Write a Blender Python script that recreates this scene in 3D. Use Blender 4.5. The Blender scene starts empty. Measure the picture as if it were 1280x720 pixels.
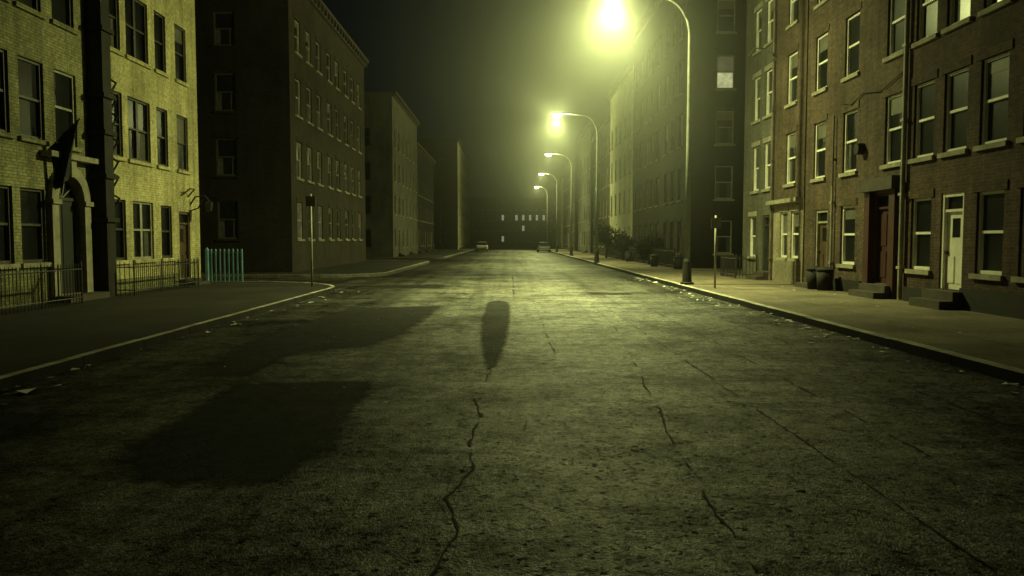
import bpy, bmesh, math, random
from mathutils import Vector, Matrix
R = random.Random(7)
scene = bpy.context.scene
scene.view_settings.view_transform = 'Standard'
scene.view_settings.look = 'None'
scene.view_settings.exposure = 0

# ------------------------------------------------------------------ materials
def new_mat(name):
    m = bpy.data.materials.new(name); m.use_nodes = True
    nt = m.node_tree; nt.nodes.clear()
    out = nt.nodes.new('ShaderNodeOutputMaterial')
    b = nt.nodes.new('ShaderNodeBsdfPrincipled')
    nt.links.new(b.outputs[0], out.inputs[0])
    return m, nt, b

def ramp(nt, fac, p0, c0, p1, c1):
    r = nt.nodes.new('ShaderNodeValToRGB')
    r.color_ramp.elements[0].position = p0; r.color_ramp.elements[0].color = c0
    r.color_ramp.elements[1].position = p1; r.color_ramp.elements[1].color = c1
    nt.links.new(fac, r.inputs[0]); return r.outputs[0]

def g(v): return (v, v, v, 1)

def mult(nt, a, b, fac=1.0):
    m = nt.nodes.new('ShaderNodeMix'); m.data_type = 'RGBA'; m.blend_type = 'MULTIPLY'
    m.inputs[0].default_value = fac
    nt.links.new(a, m.inputs[6]); nt.links.new(b, m.inputs[7]); return m.outputs[2]

def math_(nt, op, a, b=None, c=None, clamp=False):
    n = nt.nodes.new('ShaderNodeMath'); n.operation = op; n.use_clamp = clamp
    for i, x in enumerate((a, b, c)):
        if x is None: continue
        if isinstance(x, (int, float)): n.inputs[i].default_value = x
        else: nt.links.new(x, n.inputs[i])
    return n.outputs[0]

def noise(nt, vec, scale, detail=4, rough=0.6):
    n = nt.nodes.new('ShaderNodeTexNoise')
    n.inputs['Scale'].default_value = scale; n.inputs['Detail'].default_value = detail
    n.inputs['Roughness'].default_value = rough
    if vec is not None: nt.links.new(vec, n.inputs['Vector'])
    return n.outputs['Fac']

def cells(nt, vec, scale, lo, hi):
    v = nt.nodes.new('ShaderNodeTexVoronoi'); v.inputs['Scale'].default_value = scale
    nt.links.new(vec, v.inputs['Vector'])
    s = nt.nodes.new('ShaderNodeSeparateColor'); nt.links.new(v.outputs['Color'], s.inputs[0])
    return ramp(nt, s.outputs[0], 0.0, g(lo), 1.0, g(hi))

def mapping(nt, vec, scale, loc=(0, 0, 0)):
    m = nt.nodes.new('ShaderNodeMapping'); m.inputs['Scale'].default_value = scale
    m.inputs['Location'].default_value = loc
    nt.links.new(vec, m.inputs[0]); return m.outputs[0]

def simple(name, col, rough=0.6, metal=0.0, var=0.25, vs=3.0, spec=0.5):
    m, nt, b = new_mat(name)
    tc = nt.nodes.new('ShaderNodeTexCoord')
    n = noise(nt, tc.outputs['Object'], vs, 4)
    c = ramp(nt, n, 0.3, tuple([x * (1 - var) for x in col[:3]]) + (1,), 0.7, tuple([min(1, x * (1 + var)) for x in col[:3]]) + (1,))
    nt.links.new(c, b.inputs['Base Color'])
    b.inputs['Roughness'].default_value = rough; b.inputs['Metallic'].default_value = metal
    b.inputs['Specular IOR Level'].default_value = spec
    return m

def brick(name, c1, c2, mortar, bump=0.5, bw=0.22, bh=0.075, stain=0.5):
    m, nt, b = new_mat(name)
    uv = nt.nodes.new('ShaderNodeTexCoord').outputs['UV']
    br = nt.nodes.new('ShaderNodeTexBrick')
    br.inputs['Scale'].default_value = 1.0
    br.inputs['Brick Width'].default_value = bw; br.inputs['Row Height'].default_value = bh
    br.inputs['Mortar Size'].default_value = 0.008; br.inputs['Mortar Smooth'].default_value = 0.3
    br.inputs['Color1'].default_value = c1 + (1,); br.inputs['Color2'].default_value = c2 + (1,)
    br.inputs['Mortar'].default_value = mortar + (1,)
    nt.links.new(uv, br.inputs['Vector'])
    big = ramp(nt, noise(nt, uv, 0.55, 5, 0.65), 0.3, g(1 - stain), 0.62, g(1.0))
    streak = ramp(nt, noise(nt, mapping(nt, uv, (3.0, 0.25, 1)), 1.0, 4), 0.32, g(1 - stain * 0.8), 0.6, g(1.0))
    fine = ramp(nt, noise(nt, uv, 9, 3), 0.3, g(0.6), 0.7, g(1.25))
    col = mult(nt, mult(nt, mult(nt, br.outputs['Color'], big), streak), fine)
    nt.links.new(col, b.inputs['Base Color'])
    b.inputs['Roughness'].default_value = 0.85
    b.inputs['Specular IOR Level'].default_value = 0.25
    bp = nt.nodes.new('ShaderNodeBump'); bp.inputs['Strength'].default_value = bump
    bp.inputs['Distance'].default_value = 0.02
    h = math_(nt, 'MULTIPLY_ADD', br.outputs['Fac'], -0.6, noise(nt, uv, 14, 3))
    nt.links.new(h, bp.inputs['Height']); nt.links.new(bp.outputs[0], b.inputs['Normal'])
    return m

def asphalt(name, base, rough, patch=False):
    m, nt, b = new_mat(name)
    P = nt.nodes.new('ShaderNodeTexCoord').outputs['Object']
    fine = ramp(nt, noise(nt, P, 70, 2, 0.8), 0.32, g(0.25), 0.7, g(1.9))
    med = ramp(nt, noise(nt, P, 4, 6, 0.85), 0.36, g(0.4), 0.62, g(1.35))
    rgb = nt.nodes.new('ShaderNodeRGB'); rgb.outputs[0].default_value = base + (1,)
    c = mult(nt, rgb.outputs[0], fine); c = mult(nt, c, med)
    c = mult(nt, c, cells(nt, P, 40, .25, 2.1))
    if not patch:
        big = ramp(nt, noise(nt, P, 0.5, 7, 0.75), 0.40, g(0.36), 0.58, g(1.3))
        tracks = ramp(nt, noise(nt, mapping(nt, P, (1.6, 0.035, 1), (3.1, 0, 0)), 1.0, 4, 0.65), 0.35, g(0.4), 0.6, g(1.25))
        cross = ramp(nt, noise(nt, mapping(nt, P, (0.25, 2.6, 1), (0, 1.7, 0)), 1.0, 5, 0.75), 0.32, g(0.5), 0.5, g(1.05))
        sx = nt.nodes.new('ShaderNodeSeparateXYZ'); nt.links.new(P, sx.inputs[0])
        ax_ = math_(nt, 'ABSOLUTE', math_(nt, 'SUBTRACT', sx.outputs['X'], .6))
        edge_shade = nt.nodes.new('ShaderNodeMapRange'); edge_shade.interpolation_type = 'SMOOTHSTEP'  # light falloff toward the road edges, painted into colour and specular
        for k, q in zip(('From Min', 'From Max', 'To Min', 'To Max'), (1.5, 5.4, 1.0, .3)): edge_shade.inputs[k].default_value = q
        nt.links.new(math_(nt, 'MULTIPLY_ADD', noise(nt, P, .8, 4, .6), 1.6, math_(nt, 'SUBTRACT', ax_, .8)), edge_shade.inputs['Value'])
        c = mult(nt, c, big); c = mult(nt, c, tracks); c = mult(nt, c, cross); c = mult(nt, c, edge_shade.outputs[0])
        v = nt.nodes.new('ShaderNodeTexVoronoi'); v.feature = 'DISTANCE_TO_EDGE'; v.inputs['Scale'].default_value = 0.9
        wn = nt.nodes.new('ShaderNodeTexNoise'); wn.inputs['Scale'].default_value = 1.3; wn.inputs['Detail'].default_value = 5
        nt.links.new(P, wn.inputs['Vector'])
        vm = nt.nodes.new('ShaderNodeVectorMath'); vm.operation = 'MULTIPLY_ADD'
        nt.links.new(wn.outputs['Color'], vm.inputs[0]); vm.inputs[1].default_value = (0.9, 0.9, 0)
        nt.links.new(P, vm.inputs[2]); nt.links.new(vm.outputs[0], v.inputs['Vector'])
        cr = ramp(nt, v.outputs['Distance'], 0.0, g(0.15), 0.016, g(1.0))
        c = mult(nt, c, cr, 0.75)
    nt.links.new(c, b.inputs['Base Color'])
    rr = nt.nodes.new('ShaderNodeMapRange'); rr.inputs['To Min'].default_value = rough - 0.14; rr.inputs['To Max'].default_value = rough + 0.17
    nt.links.new(noise(nt, P, 0.9, 4, 0.7), rr.inputs['Value']); nt.links.new(rr.outputs[0], b.inputs['Roughness'])
    if patch: b.inputs['Specular IOR Level'].default_value = .22
    else:
        sp = cells(nt, P, 33, .0, 1.15)
        nt.links.new(mult(nt, mult(nt, mult(nt, sp, cross), edge_shade.outputs[0]), mult(nt, med, big)), b.inputs['Specular IOR Level'])
    bp = nt.nodes.new('ShaderNodeBump'); bp.inputs['Strength'].default_value = 1.0; bp.inputs['Distance'].default_value = 0.015
    nt.links.new(math_(nt, 'MULTIPLY_ADD', noise(nt, P, 16, 2, .6), .4, noise(nt, P, 50, 2, 0.8)), bp.inputs['Height']); nt.links.new(bp.outputs[0], b.inputs['Normal'])
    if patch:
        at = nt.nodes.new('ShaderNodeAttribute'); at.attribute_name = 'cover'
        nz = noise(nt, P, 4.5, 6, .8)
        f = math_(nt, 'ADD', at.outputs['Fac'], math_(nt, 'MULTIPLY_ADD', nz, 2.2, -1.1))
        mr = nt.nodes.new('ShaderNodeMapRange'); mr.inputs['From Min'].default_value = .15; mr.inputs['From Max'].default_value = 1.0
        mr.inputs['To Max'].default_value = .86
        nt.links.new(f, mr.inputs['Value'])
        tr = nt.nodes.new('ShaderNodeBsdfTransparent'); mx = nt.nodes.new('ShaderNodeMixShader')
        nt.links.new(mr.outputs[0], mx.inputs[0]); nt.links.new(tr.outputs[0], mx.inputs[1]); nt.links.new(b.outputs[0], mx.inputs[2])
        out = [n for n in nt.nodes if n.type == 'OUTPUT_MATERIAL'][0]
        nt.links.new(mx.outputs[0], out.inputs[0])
    return m

def concrete(name, base, joint=1.5):
    m, nt, b = new_mat(name)
    P = nt.nodes.new('ShaderNodeTexCoord').outputs['Object']
    br = nt.nodes.new('ShaderNodeTexBrick'); br.offset = 0.0
    br.inputs['Scale'].default_value = 1.0; br.inputs['Brick Width'].default_value = joint
    br.inputs['Row Height'].default_value = joint; br.inputs['Mortar Size'].default_value = 0.014
    br.inputs['Color1'].default_value = g(1.0); br.inputs['Color2'].default_value = g(0.7); br.inputs['Mortar'].default_value = g(0.25)
    nt.links.new(P, br.inputs['Vector'])
    rgb = nt.nodes.new('ShaderNodeRGB'); rgb.outputs[0].default_value = base + (1,)
    c = mult(nt, rgb.outputs[0], br.outputs['Color'])
    c = mult(nt, c, ramp(nt, noise(nt, P, 0.6, 6, 0.7), 0.3, g(0.4), 0.65, g(1.1)))
    c = mult(nt, c, ramp(nt, noise(nt, P, 25, 3, 0.7), 0.3, g(0.5), 0.7, g(1.3)))
    nt.links.new(c, b.inputs['Base Color']); b.inputs['Roughness'].default_value = 0.85
    b.inputs['Specular IOR Level'].default_value = 0.25
    bp = nt.nodes.new('ShaderNodeBump'); bp.inputs['Strength'].default_value = 0.6; bp.inputs['Distance'].default_value = 0.01
    nt.links.new(noise(nt, P, 20, 3, 0.7), bp.inputs['Height']); nt.links.new(bp.outputs[0], b.inputs['Normal'])
    return m

def emis(name, col, s, var=False):
    m = bpy.data.materials.new(name); m.use_nodes = True
    nt = m.node_tree; nt.nodes.clear()
    out = nt.nodes.new('ShaderNodeOutputMaterial'); e = nt.nodes.new('ShaderNodeEmission')
    e.inputs[0].default_value = col + (1,); e.inputs[1].default_value = s
    if var:
        tc = nt.nodes.new('ShaderNodeTexCoord')
        c = ramp(nt, noise(nt, tc.outputs['Object'], 2.5, 3), 0.3, tuple(x * 0.4 for x in col) + (1,), 0.7, col + (1,))
        nt.links.new(c, e.inputs[0])
    nt.links.new(e.outputs[0], out.inputs[0])
    m.cycles.emission_sampling = 'NONE'
    return m

M = {}
M['yellow'] = brick('yellow_painted_brick', (0.68, 0.62, 0.33), (0.60, 0.54, 0.28), (0.44, 0.40, 0.22), 0.45, stain=0.5)
M['yellow2'] = brick('ochre_painted_brick', (0.38, 0.36, 0.19), (0.29, 0.28, 0.15), (0.17, 0.17, 0.10), 0.6, stain=0.55)
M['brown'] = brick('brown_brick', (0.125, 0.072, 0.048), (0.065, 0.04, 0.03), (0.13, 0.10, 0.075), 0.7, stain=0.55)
M['tan'] = brick('tan_brick', (0.155, 0.108, 0.072), (0.095, 0.066, 0.047), (0.13, 0.10, 0.075), 0.6, stain=0.55)
M['grey'] = brick('grey_painted_brick', (0.17, 0.165, 0.13), (0.14, 0.13, 0.105), (0.10, 0.10, 0.08), 0.5, stain=0.45)
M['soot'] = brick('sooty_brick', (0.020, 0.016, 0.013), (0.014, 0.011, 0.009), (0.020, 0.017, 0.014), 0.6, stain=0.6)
M['redbrown'] = brick('red_brown_brick', (0.075, 0.056, 0.038), (0.05, 0.038, 0.027), (0.07, 0.058, 0.045), 0.6, stain=0.5)
M['cream'] = brick('cream_stucco', (0.58, 0.56, 0.40), (0.54, 0.52, 0.38), (0.46, 0.44, 0.32), 0.2, 1.2, 0.6, stain=0.4)
M['stucco'] = brick('painted_stucco', (0.36, 0.31, 0.23), (0.33, 0.29, 0.21), (0.28, 0.25, 0.18), 0.3, 0.9, 0.4, stain=0.5)
M['stone'] = simple('limestone_trim', (0.26, 0.24, 0.18), 0.8, var=0.35)
M['darkstone'] = simple('brownstone', (0.05, 0.038, 0.03), 0.8, var=0.4)
M['white'] = simple('white_paint', (0.78, 0.76, 0.68), 0.5, var=0.15)
M['dimwhite'] = simple('weathered_white_paint', (0.28, 0.27, 0.22), 0.6, var=0.35)
M['darkframe'] = simple('dark_paint', (0.05, 0.045, 0.038), 0.5, var=0.3)
M['glass'] = simple('window_glass', (0.007, 0.008, 0.009), 0.28, var=0.4, spec=0.3)
M['blind'] = simple('roller_blind', (0.10, 0.095, 0.075), 0.6, var=0.3)
M['curtain'] = simple('curtain', (0.05, 0.05, 0.043), 0.7, var=0.5, vs=9)
M['lit'] = emis('lit_window', (0.75, 0.78, 0.38), 0.8, True)
M['litfar'] = emis('bright_lit_window', (0.85, 0.9, 0.6), .28)
M['litdim'] = emis('dim_lit_window', (0.5, 0.5, 0.25), 0.16, True)
M['iron'] = simple('black_iron', (0.015, 0.015, 0.015), 0.5, var=0.3)
M['pole'] = simple('galvanised_steel', (0.11, 0.115, 0.10), 0.65, metal=0.0, var=0.3, vs=6, spec=.3)
M['pipe'] = simple('cast_iron_pipe', (0.12, 0.09, 0.07), 0.6, var=0.4)
M['darkpipe'] = simple('dark_pipe', (0.018, 0.016, 0.014), 0.75, var=0.4, spec=.3)
M['reddoor'] = simple('oxblood_door_paint', (0.05, 0.014, 0.013), 0.5, var=0.3)
M['greendoor'] = simple('dark_green_door', (0.02, 0.023, 0.02), 0.5, var=0.3)
M['browndoor'] = simple('brown_door', (0.07, 0.042, 0.025), 0.5, var=0.3)
M['roof'] = simple('tar_roof', (0.03, 0.03, 0.03), 0.9)
M['teal'] = simple('teal_paint', (0.10, 0.21, 0.28), 0.6, var=0.3)
M['cloth'] = simple('flag_cloth', (0.02, 0.02, 0.025), 0.9, var=0.4)
M['litter'] = simple('paper_litter', (0.7, 0.7, 0.65), 0.8, var=0.3)
M['kerb'] = simple('granite_kerb', (0.34, 0.32, 0.27), 0.8, var=0.6, vs=2.2)
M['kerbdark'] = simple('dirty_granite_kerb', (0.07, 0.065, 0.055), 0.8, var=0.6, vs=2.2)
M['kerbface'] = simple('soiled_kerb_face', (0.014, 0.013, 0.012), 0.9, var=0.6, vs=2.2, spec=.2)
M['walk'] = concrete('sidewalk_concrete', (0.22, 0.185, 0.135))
M['walkshade'] = concrete('shaded_sidewalk_concrete', (0.038, 0.035, 0.03))  # left pavement: concrete with the shade there put into its base colour
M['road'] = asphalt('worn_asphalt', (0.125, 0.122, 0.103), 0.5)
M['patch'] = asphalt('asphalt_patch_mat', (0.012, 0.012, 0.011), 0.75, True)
M['tar'] = simple('tar', (0.014, 0.014, 0.013), 0.8, var=0.3, spec=.25)
M['ground'] = simple('ground_dirt', (0.03, 0.03, 0.026), 0.9)
M['lens'] = emis('sodium_lens', (1.0, 1.0, 0.66), 45)
M['rubber'] = simple('rubber', (0.02, 0.02, 0.02), 0.8)
M['carpale'] = simple('pale_car_paint', (0.6, 0.6, 0.54), 0.35, var=0.08)
M['cardark'] = simple('dark_car_paint', (0.03, 0.035, 0.04), 0.4, var=0.08)
M['leaf'] = simple('dark_leaves', (0.011, 0.014, 0.008), 0.9, var=0.6, vs=4, spec=.12)
M['bark'] = simple('bark', (0.035, 0.03, 0.025), 0.9)

# ------------------------------------------------------------------ mesh helpers
def link(o, parent=None):
    scene.collection.objects.link(o)
    if parent: o.parent = parent
    return o

def empty(name):
    e = bpy.data.objects.new(name, None); e.empty_display_size = 0.3
    return link(e)

class Geo:
    def __init__(s): s.v = []; s.f = []; s.uv = []
    def quad(s, pts, uvs=None, flip=False):
        i = len(s.v); s.v += [tuple(p) for p in pts]; n = len(pts)
        idx = list(range(i, i + n)); u = uvs or [(p[0] + p[1], p[2]) for p in pts]
        if flip: idx.reverse(); u = list(reversed(u))
        s.f.append(idx); s.uv += u
    def box(s, a, b):
        x0, x1 = sorted((a[0], b[0])); y0, y1 = sorted((a[1], b[1])); z0, z1 = sorted((a[2], b[2]))
        s.quad([(x0, y0, z0), (x1, y0, z0), (x1, y0, z1), (x0, y0, z1)])
        s.quad([(x1, y1, z0), (x0, y1, z0), (x0, y1, z1), (x1, y1, z1)])
        s.quad([(x0, y1, z0), (x0, y0, z0), (x0, y0, z1), (x0, y1, z1)])
        s.quad([(x1, y0, z0), (x1, y1, z0), (x1, y1, z1), (x1, y0, z1)])
        s.quad([(x0, y0, z1), (x1, y0, z1), (x1, y1, z1), (x0, y1, z1)])
        s.quad([(x0, y1, z0), (x1, y1, z0), (x1, y0, z0), (x0, y0, z0)])
    def tube(s, path, r, seg=10, cap=True):
        path = [Vector(p) for p in path]
        rs = r if isinstance(r, (list, tuple)) else [r] * len(path)
        rings = []
        for i, p in enumerate(path):
            d = (path[min(i + 1, len(path) - 1)] - path[max(i - 1, 0)]).normalized()
            up = Vector((0, 0, 1)) if abs(d.z) < 0.9 else Vector((0, 1, 0))
            a = d.cross(up).normalized(); b = a.cross(d).normalized()
            base = len(s.v)
            for k in range(seg):
                t = 2 * math.pi * k / seg
                s.v.append(tuple(p + (a * math.cos(t) + b * math.sin(t)) * rs[i]))
            rings.append(base)
        for i in range(len(rings) - 1):
            for k in range(seg):
                k2 = (k + 1) % seg
                s.f.append([rings[i] + k, rings[i] + k2, rings[i + 1] + k2, rings[i + 1] + k])
                s.uv += [(0, 0)] * 4
        if cap:
            s.f.append([rings[0] + k for k in range(seg)][::-1]); s.uv += [(0, 0)] * seg
            s.f.append([rings[-1] + k for k in range(seg)]); s.uv += [(0, 0)] * seg
    def make(s, name, mat, parent=None, smooth=False, bevel=0):
        me = bpy.data.meshes.new(name); me.from_pydata(s.v, [], s.f)
        uvl = me.uv_layers.new(name='UVMap')
        for i, u in enumerate(s.uv): uvl.data[i].uv = u
        me.materials.append(mat)
        if smooth:
            for p in me.polygons: p.use_smooth = True
        o = bpy.data.objects.new(name, me); link(o, parent)
        return o

class Building:
    def __init__(s, name):
        s.root = empty(name); s.parts = {}
    def geo(s, part, mat):
        k = (part, mat)
        if k not in s.parts: s.parts[k] = Geo()
        return s.parts[k]
    def finish(s):
        for (part, mat), ge in s.parts.items():
            if ge.f: ge.make(part, M[mat], s.root)

class Face:
    """Facade plane. 'L': faces +X (u = world y), 'R': faces -X, 'E': end wall facing -Y (u = world x)."""
    def __init__(s, b, kind, c): s.b = b; s.kind = kind; s.c = c
    def P(s, u, v, d=0.0):
        if s.kind == 'L': return (s.c + d, u, v)
        if s.kind == 'R': return (s.c - d, u, v)
        return (u, s.c - d, v)
    def box(s, part, mat, u0, u1, v0, v1, d0, d1):
        s.b.geo(part, mat).box(s.P(u0, v0, d0), s.P(u1, v1, d1))
    def wall(s, u0, u1, v1, ops, mat, base_mat=None, base_h=3.15, v0=0.0):
        us = sorted(set([u0, u1] + [min(max(x, u0), u1) for o in ops for x in (o['u0'], o['u1'])]))
        vs = sorted(set([v0, v1] + ([base_h] if base_mat else []) + [x for o in ops for x in (o['v0'], o['v1'])]))
        flip = s.kind == 'R'
        for i in range(len(us) - 1):
            for j in range(len(vs) - 1):
                cu = (us[i] + us[i + 1]) / 2; cv = (vs[j] + vs[j + 1]) / 2
                if any(o['u0'] < cu < o['u1'] and o['v0'] < cv < o['v1'] for o in ops): continue
                m = base_mat if (base_mat and cv < base_h) else mat
                a, b_, c, d = us[i], us[i + 1], vs[j], vs[j + 1]
                s.b.geo('walls' if m == mat else 'ground_floor_wall', m).quad(
                    [s.P(a, c), s.P(b_, c), s.P(b_, d), s.P(a, d)], [(a, c), (b_, c), (b_, d), (a, d)], flip)
        for o in ops:
            D = -0.22
            m = base_mat if (base_mat and o['v0'] < base_h) else mat
            ge = s.b.geo('window_reveals', m)
            a, b_, c, d = o['u0'], o['u1'], o['v0'], o['v1']
            for (p, q) in (((a, c), (a, d)), ((b_, d), (b_, c)), ((a, d), (b_, d)), ((b_, c), (a, c))):
                ge.quad([s.P(*p), s.P(*q), s.P(*q, D), s.P(*p, D)], [(p[0], p[1]), (q[0], q[1]), (q[0] + .2, q[1]), (p[0] + .2, p[1])])
            getattr(s, o['kind'])(o)
    def window(s, o):
        a, b_, c, d = o['u0'], o['u1'], o['v0'], o['v1']
        fm = o.get('frame', 'white'); t = 0.065; e = 0.006
        mid = (c + d) / 2 + 0.02
        gl = o.get('glow')
        lo = {'lit': 'lit', 'dim': 'litdim', 'far': 'litfar'}.get(gl, 'glass')
        up = {'lit': 'litdim', 'dim': 'litdim', 'far': 'litfar'}.get(gl, 'glass')
        s.b.geo('window_glass', up).quad([s.P(a, mid, -.12), s.P(b_, mid, -.12), s.P(b_, d, -.12), s.P(a, d, -.12)])
        s.b.geo('window_glass', lo).quad([s.P(a, c, -.15), s.P(b_, c, -.15), s.P(b_, mid, -.15), s.P(a, mid, -.15)])
        s.box('window_frames', fm, a - e, a + t, c, d, -.18, -.06)
        s.box('window_frames', fm, b_ - t, b_ + e, c, d, -.18, -.06)
        s.box('window_frames', fm, a + t, b_ - t, d - t, d + e, -.18, -.07)
        s.box('window_frames', fm, a + t, b_ - t, c - e, c + t * 1.2, -.18, -.07)
        s.box('window_frames', fm, a + t, b_ - t, mid - .03, mid + .03, -.18, -.085)
        if o.get('mull'):
            u = (a + b_) / 2
            s.box('window_frames', fm, u - o['mull'], u + o['mull'], c + t * 1.2, mid - .03, -.18, -.075)
            s.box('window_frames', fm, u - o['mull'], u + o['mull'], mid + .03, d - t, -.18, -.075)
        bl = o.get('blind', 0)
        if bl > 0:
            vb = d - t - (d - mid) * min(bl, 0.92)
            s.b.geo('window_blinds', 'blind').quad([s.P(a + t, vb, -.112), s.P(b_ - t, vb, -.112), s.P(b_ - t, d - t, -.112), s.P(a + t, d - t, -.112)])
        if o.get('cur'):
            w = (b_ - a) * 0.22
            for x0, x1 in ((a + t, a + t + w), (b_ - t - w, b_ - t)):
                s.b.geo('curtains', 'curtain').quad([s.P(x0, c + .08, -.146), s.P(x1, c + .08, -.146), s.P(x1, mid - .03, -.146), s.P(x0, mid - .03, -.146)])
        sm = o.get('sill', 'stone')
        s.box('window_sills', sm, a - .09, b_ + .09, c - .11, c, -.05, .08)
        if o.get('lintel', True):
            s.box('window_lintels', sm if o.get('lm') is None else o['lm'], a - .12, b_ + .12, d, d + .2, -.03, .025)
    def door(s, o):
        a, b_, c, d = o['u0'], o['u1'], o['v0'], o['v1']
        dm = o.get('mat', 'white'); fm = o.get('frame', 'white'); t = .09
        s.box('door_frame', fm, a - .006, a + t, c, d, -.2, -.03)
        s.box('door_frame', fm, b_ - t, b_ + .006, c, d, -.2, -.03)
        s.box('door_frame', fm, a + t, b_ - t, d - t, d + .006, -.2, -.04)
        tr = d - t - o.get('transom', .32)
        s.box('door_frame', fm, a + t, b_ - t, tr - .03, tr + .03, -.2, -.05)
        s.b.geo('transom_glass', 'glass').quad([s.P(a + t, tr + .03, -.13), s.P(b_ - t, tr + .03, -.13), s.P(b_ - t, d - t, -.13), s.P(a + t, d - t, -.13)])
        s.box('door_leaf', dm, a + t, b_ - t, c, tr - .03, -.17, -.12)
        h = tr - c; w = b_ - a - 2 * t
        for (pa, pb, pc, pd) in ((.12, .45, .08, .42), (.55, .88, .08, .42)):
            s.box('door_panels', dm, a + t + w * pa, a + t + w * pb, c + h * pc, c + h * pd, -.121, -.10)
        if o.get('lite', True):
            s.box('door_glass', 'glass', a + t + w * .3, a + t + w * .7, c + h * .66, c + h * .9, -.121, -.112)
        else:
            for (pa, pb) in ((.12, .45), (.55, .88)):
                s.box('door_panels', dm, a + t + w * pa, a + t + w * pb, c + h * .5, c + h * .92, -.121, -.10)
        s.box('door_knob', 'iron', a + t + w * .9, a + t + w * .96, c + h * .44, c + h * .48, -.12, -.06)
        if c > .2:
            n = max(2, round((c - .13) / .17))
            for k in range(n):
                top = c - .02 - k * (c - .13) / n
                s.box('stoop', o.get('stoop', 'darkstone'), a - .2, b_ + .2, .1, top, 0.003 + k * .3, .3 + k * .3)
    def hole(s, o): pass

def win(u, w, v0, v1, **k):
    d = dict(kind='window', u0=u - w / 2, u1=u + w / 2, v0=v0, v1=v1); d.update(k); return d
def dr(u, w, v0, v1, **k):
    d = dict(kind='door', u0=u - w / 2, u1=u + w / 2, v0=v0, v1=v1); d.update(k); return d

def shell(b, side, xf, y0, y1, depth, H, mat, ops, end_ops=None, end_mat=None, base_mat=None, base_h=3.15, cornice='darkstone'):
    f = Face(b, side, xf)
    f.wall(y0, y1, H, ops, mat, base_mat, base_h)
    s = -1 if side == 'L' else 1
    xb = xf + s * depth
    em = end_mat or mat
    fe = Face(b, 'E', y0)
    fe.wall(min(xf, xb), max(xf, xb), H, end_ops or [], em)
    W = b.geo('rear_walls', em)
    W.quad([(xf, y1, 0), (xb, y1, 0), (xb, y1, H), (xf, y1, H)])
    W.quad([(xb, y0, 0), (xb, y1, 0), (xb, y1, H), (xb, y0, H)], [(y0, 0), (y1, 0), (y1, H), (y0, H)])
    b.geo('roof', 'roof').quad([(xf, y0, H - .3), (xb, y0, H - .3), (xb, y1, H - .3), (xf, y1, H - .3)])
    if cornice:
        b_ = f.box
        b_('cornice', cornice, y0 + .003, y1 - .003, H - .05, H + .12, -.3, .38)
        b_('cornice', cornice, y0 + .003, y1 - .003, H - .35, H - .05, .002, .2)
        n = int((y1 - y0) / .8)
        for i in range(n):
            u = y0 + (i + .5) * (y1 - y0) / n
            b_('cornice_brackets', cornice, u - .07, u + .07, H - .3, H - .05, .2, .34)
    return f, fe

def rnd_style(p_blind=.35, p_cur=.3):
    return dict(blind=R.choice([.3, .5, .9]) if R.random() < p_blind else 0, cur=R.random() < p_cur)

def pipe(b, f, u, v0, v1, d=.09, r=.055, mat='pipe'):
    b.geo('downpipe', mat).tube([f.P(u, v0, d), f.P(u, v1, d)], r)
    v = v0 + .8
    while v < v1:
        b.geo('pipe_clips', mat).box(f.P(u - r - .03, v, 0.001), f.P(u + r + .03, v + .07, d + r + .012)); v += 1.9

# ------------------------------------------------------------------ RIGHT ROW (facade x = 10.3)
XR = 10.3
rows = [(3.75, 5.6), (6.65, 8.45), (9.5, 11.2)]
b = Building('brick_rowhouse')
ops = []
ys1 = [9.6, 11.1, 12.6, 14.1, 15.6, 17.1, 18.56, 19.96]
for y in ys1:
    for (a, c) in rows: ops.append(win(y, .98, a, c, sill='stone', lm='brown', **rnd_style(.2)))
for y in (9.6, 12.6, 15.6, 17.1, 19.96): ops.append(win(y, .98, .96, 2.75, lm='brown', **rnd_style()))
ops.append(dr(18.56, .95, .55, 2.8, mat='white', frame='white'))
ops.append(dr(14.1, .95, .55, 2.8, mat='browndoor', frame='dimwhite'))
f, _ = shell(b, 'R', XR, 8.0, 20.85, 11, 12.8, 'brown', ops)
f.box('base_course', 'darkpipe', 8.0, 18.0, .1, .62, .002, .09)
f.box('base_course', 'darkpipe', 19.1, 20.6, .1, .5, .002, .07)
pipe(b, f, 20.75, .15, 12.4, mat='dimwhite', r=.06)
b.finish()
b = Building('brick_rowhouse')
ops = []
for y in (21.6, 24.35, 26.7):
    for (a, c) in rows: ops.append(win(y, 1.0, a, c, lm='tan', **rnd_style(.4)))
ops.append(win(24.35, 1.05, .96, 2.75, blind=.4, lm='tan'))
ops.append(dr(22.0, 1.15, .5, 3.0, mat='reddoor', frame='reddoor', lite=False))
ops.append(dr(26.4, 1.0, .45, 2.7, mat='browndoor', frame='dimwhite'))
f, _ = shell(b, 'R', XR + .04, 20.86, 27.9, 11, 12.5, 'tan', ops)
f.box('door_surround', 'reddoor', 21.1, 21.42, .12, 3.05, .002, .16)
f.box('door_surround', 'reddoor', 22.58, 22.9, .12, 3.05, .002, .16)
f.box('door_surround', 'darkstone', 21.0, 23.0, 3.05, 3.4, .002, .3)
f.box('base_course', 'darkpipe', 23.3, 25.7, .1, .5, .002, .07)
pipe(b, f, 25.35, .15, 3.4, mat='dimwhite', r=.04)
pipe(b, f, 25.35, 3.4, 5.6, mat='pipe', r=.03)
b.geo('wall_vent', 'darkpipe').tube([f.P(23.4, 4.35, 0), f.P(23.4, 4.35, .22)], .17, 16)
b.geo('cable', 'darkpipe').tube([f.P(24.9, 5.9, .04), f.P(24.2, 5.75, .05), f.P(23.4, 5.95, .04), f.P(22.3, 5.8, .05), f.P(21.0, 6.1, .04)], .015, 6)
b.finish()
b = Building('brick_rowhouse')
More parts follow.
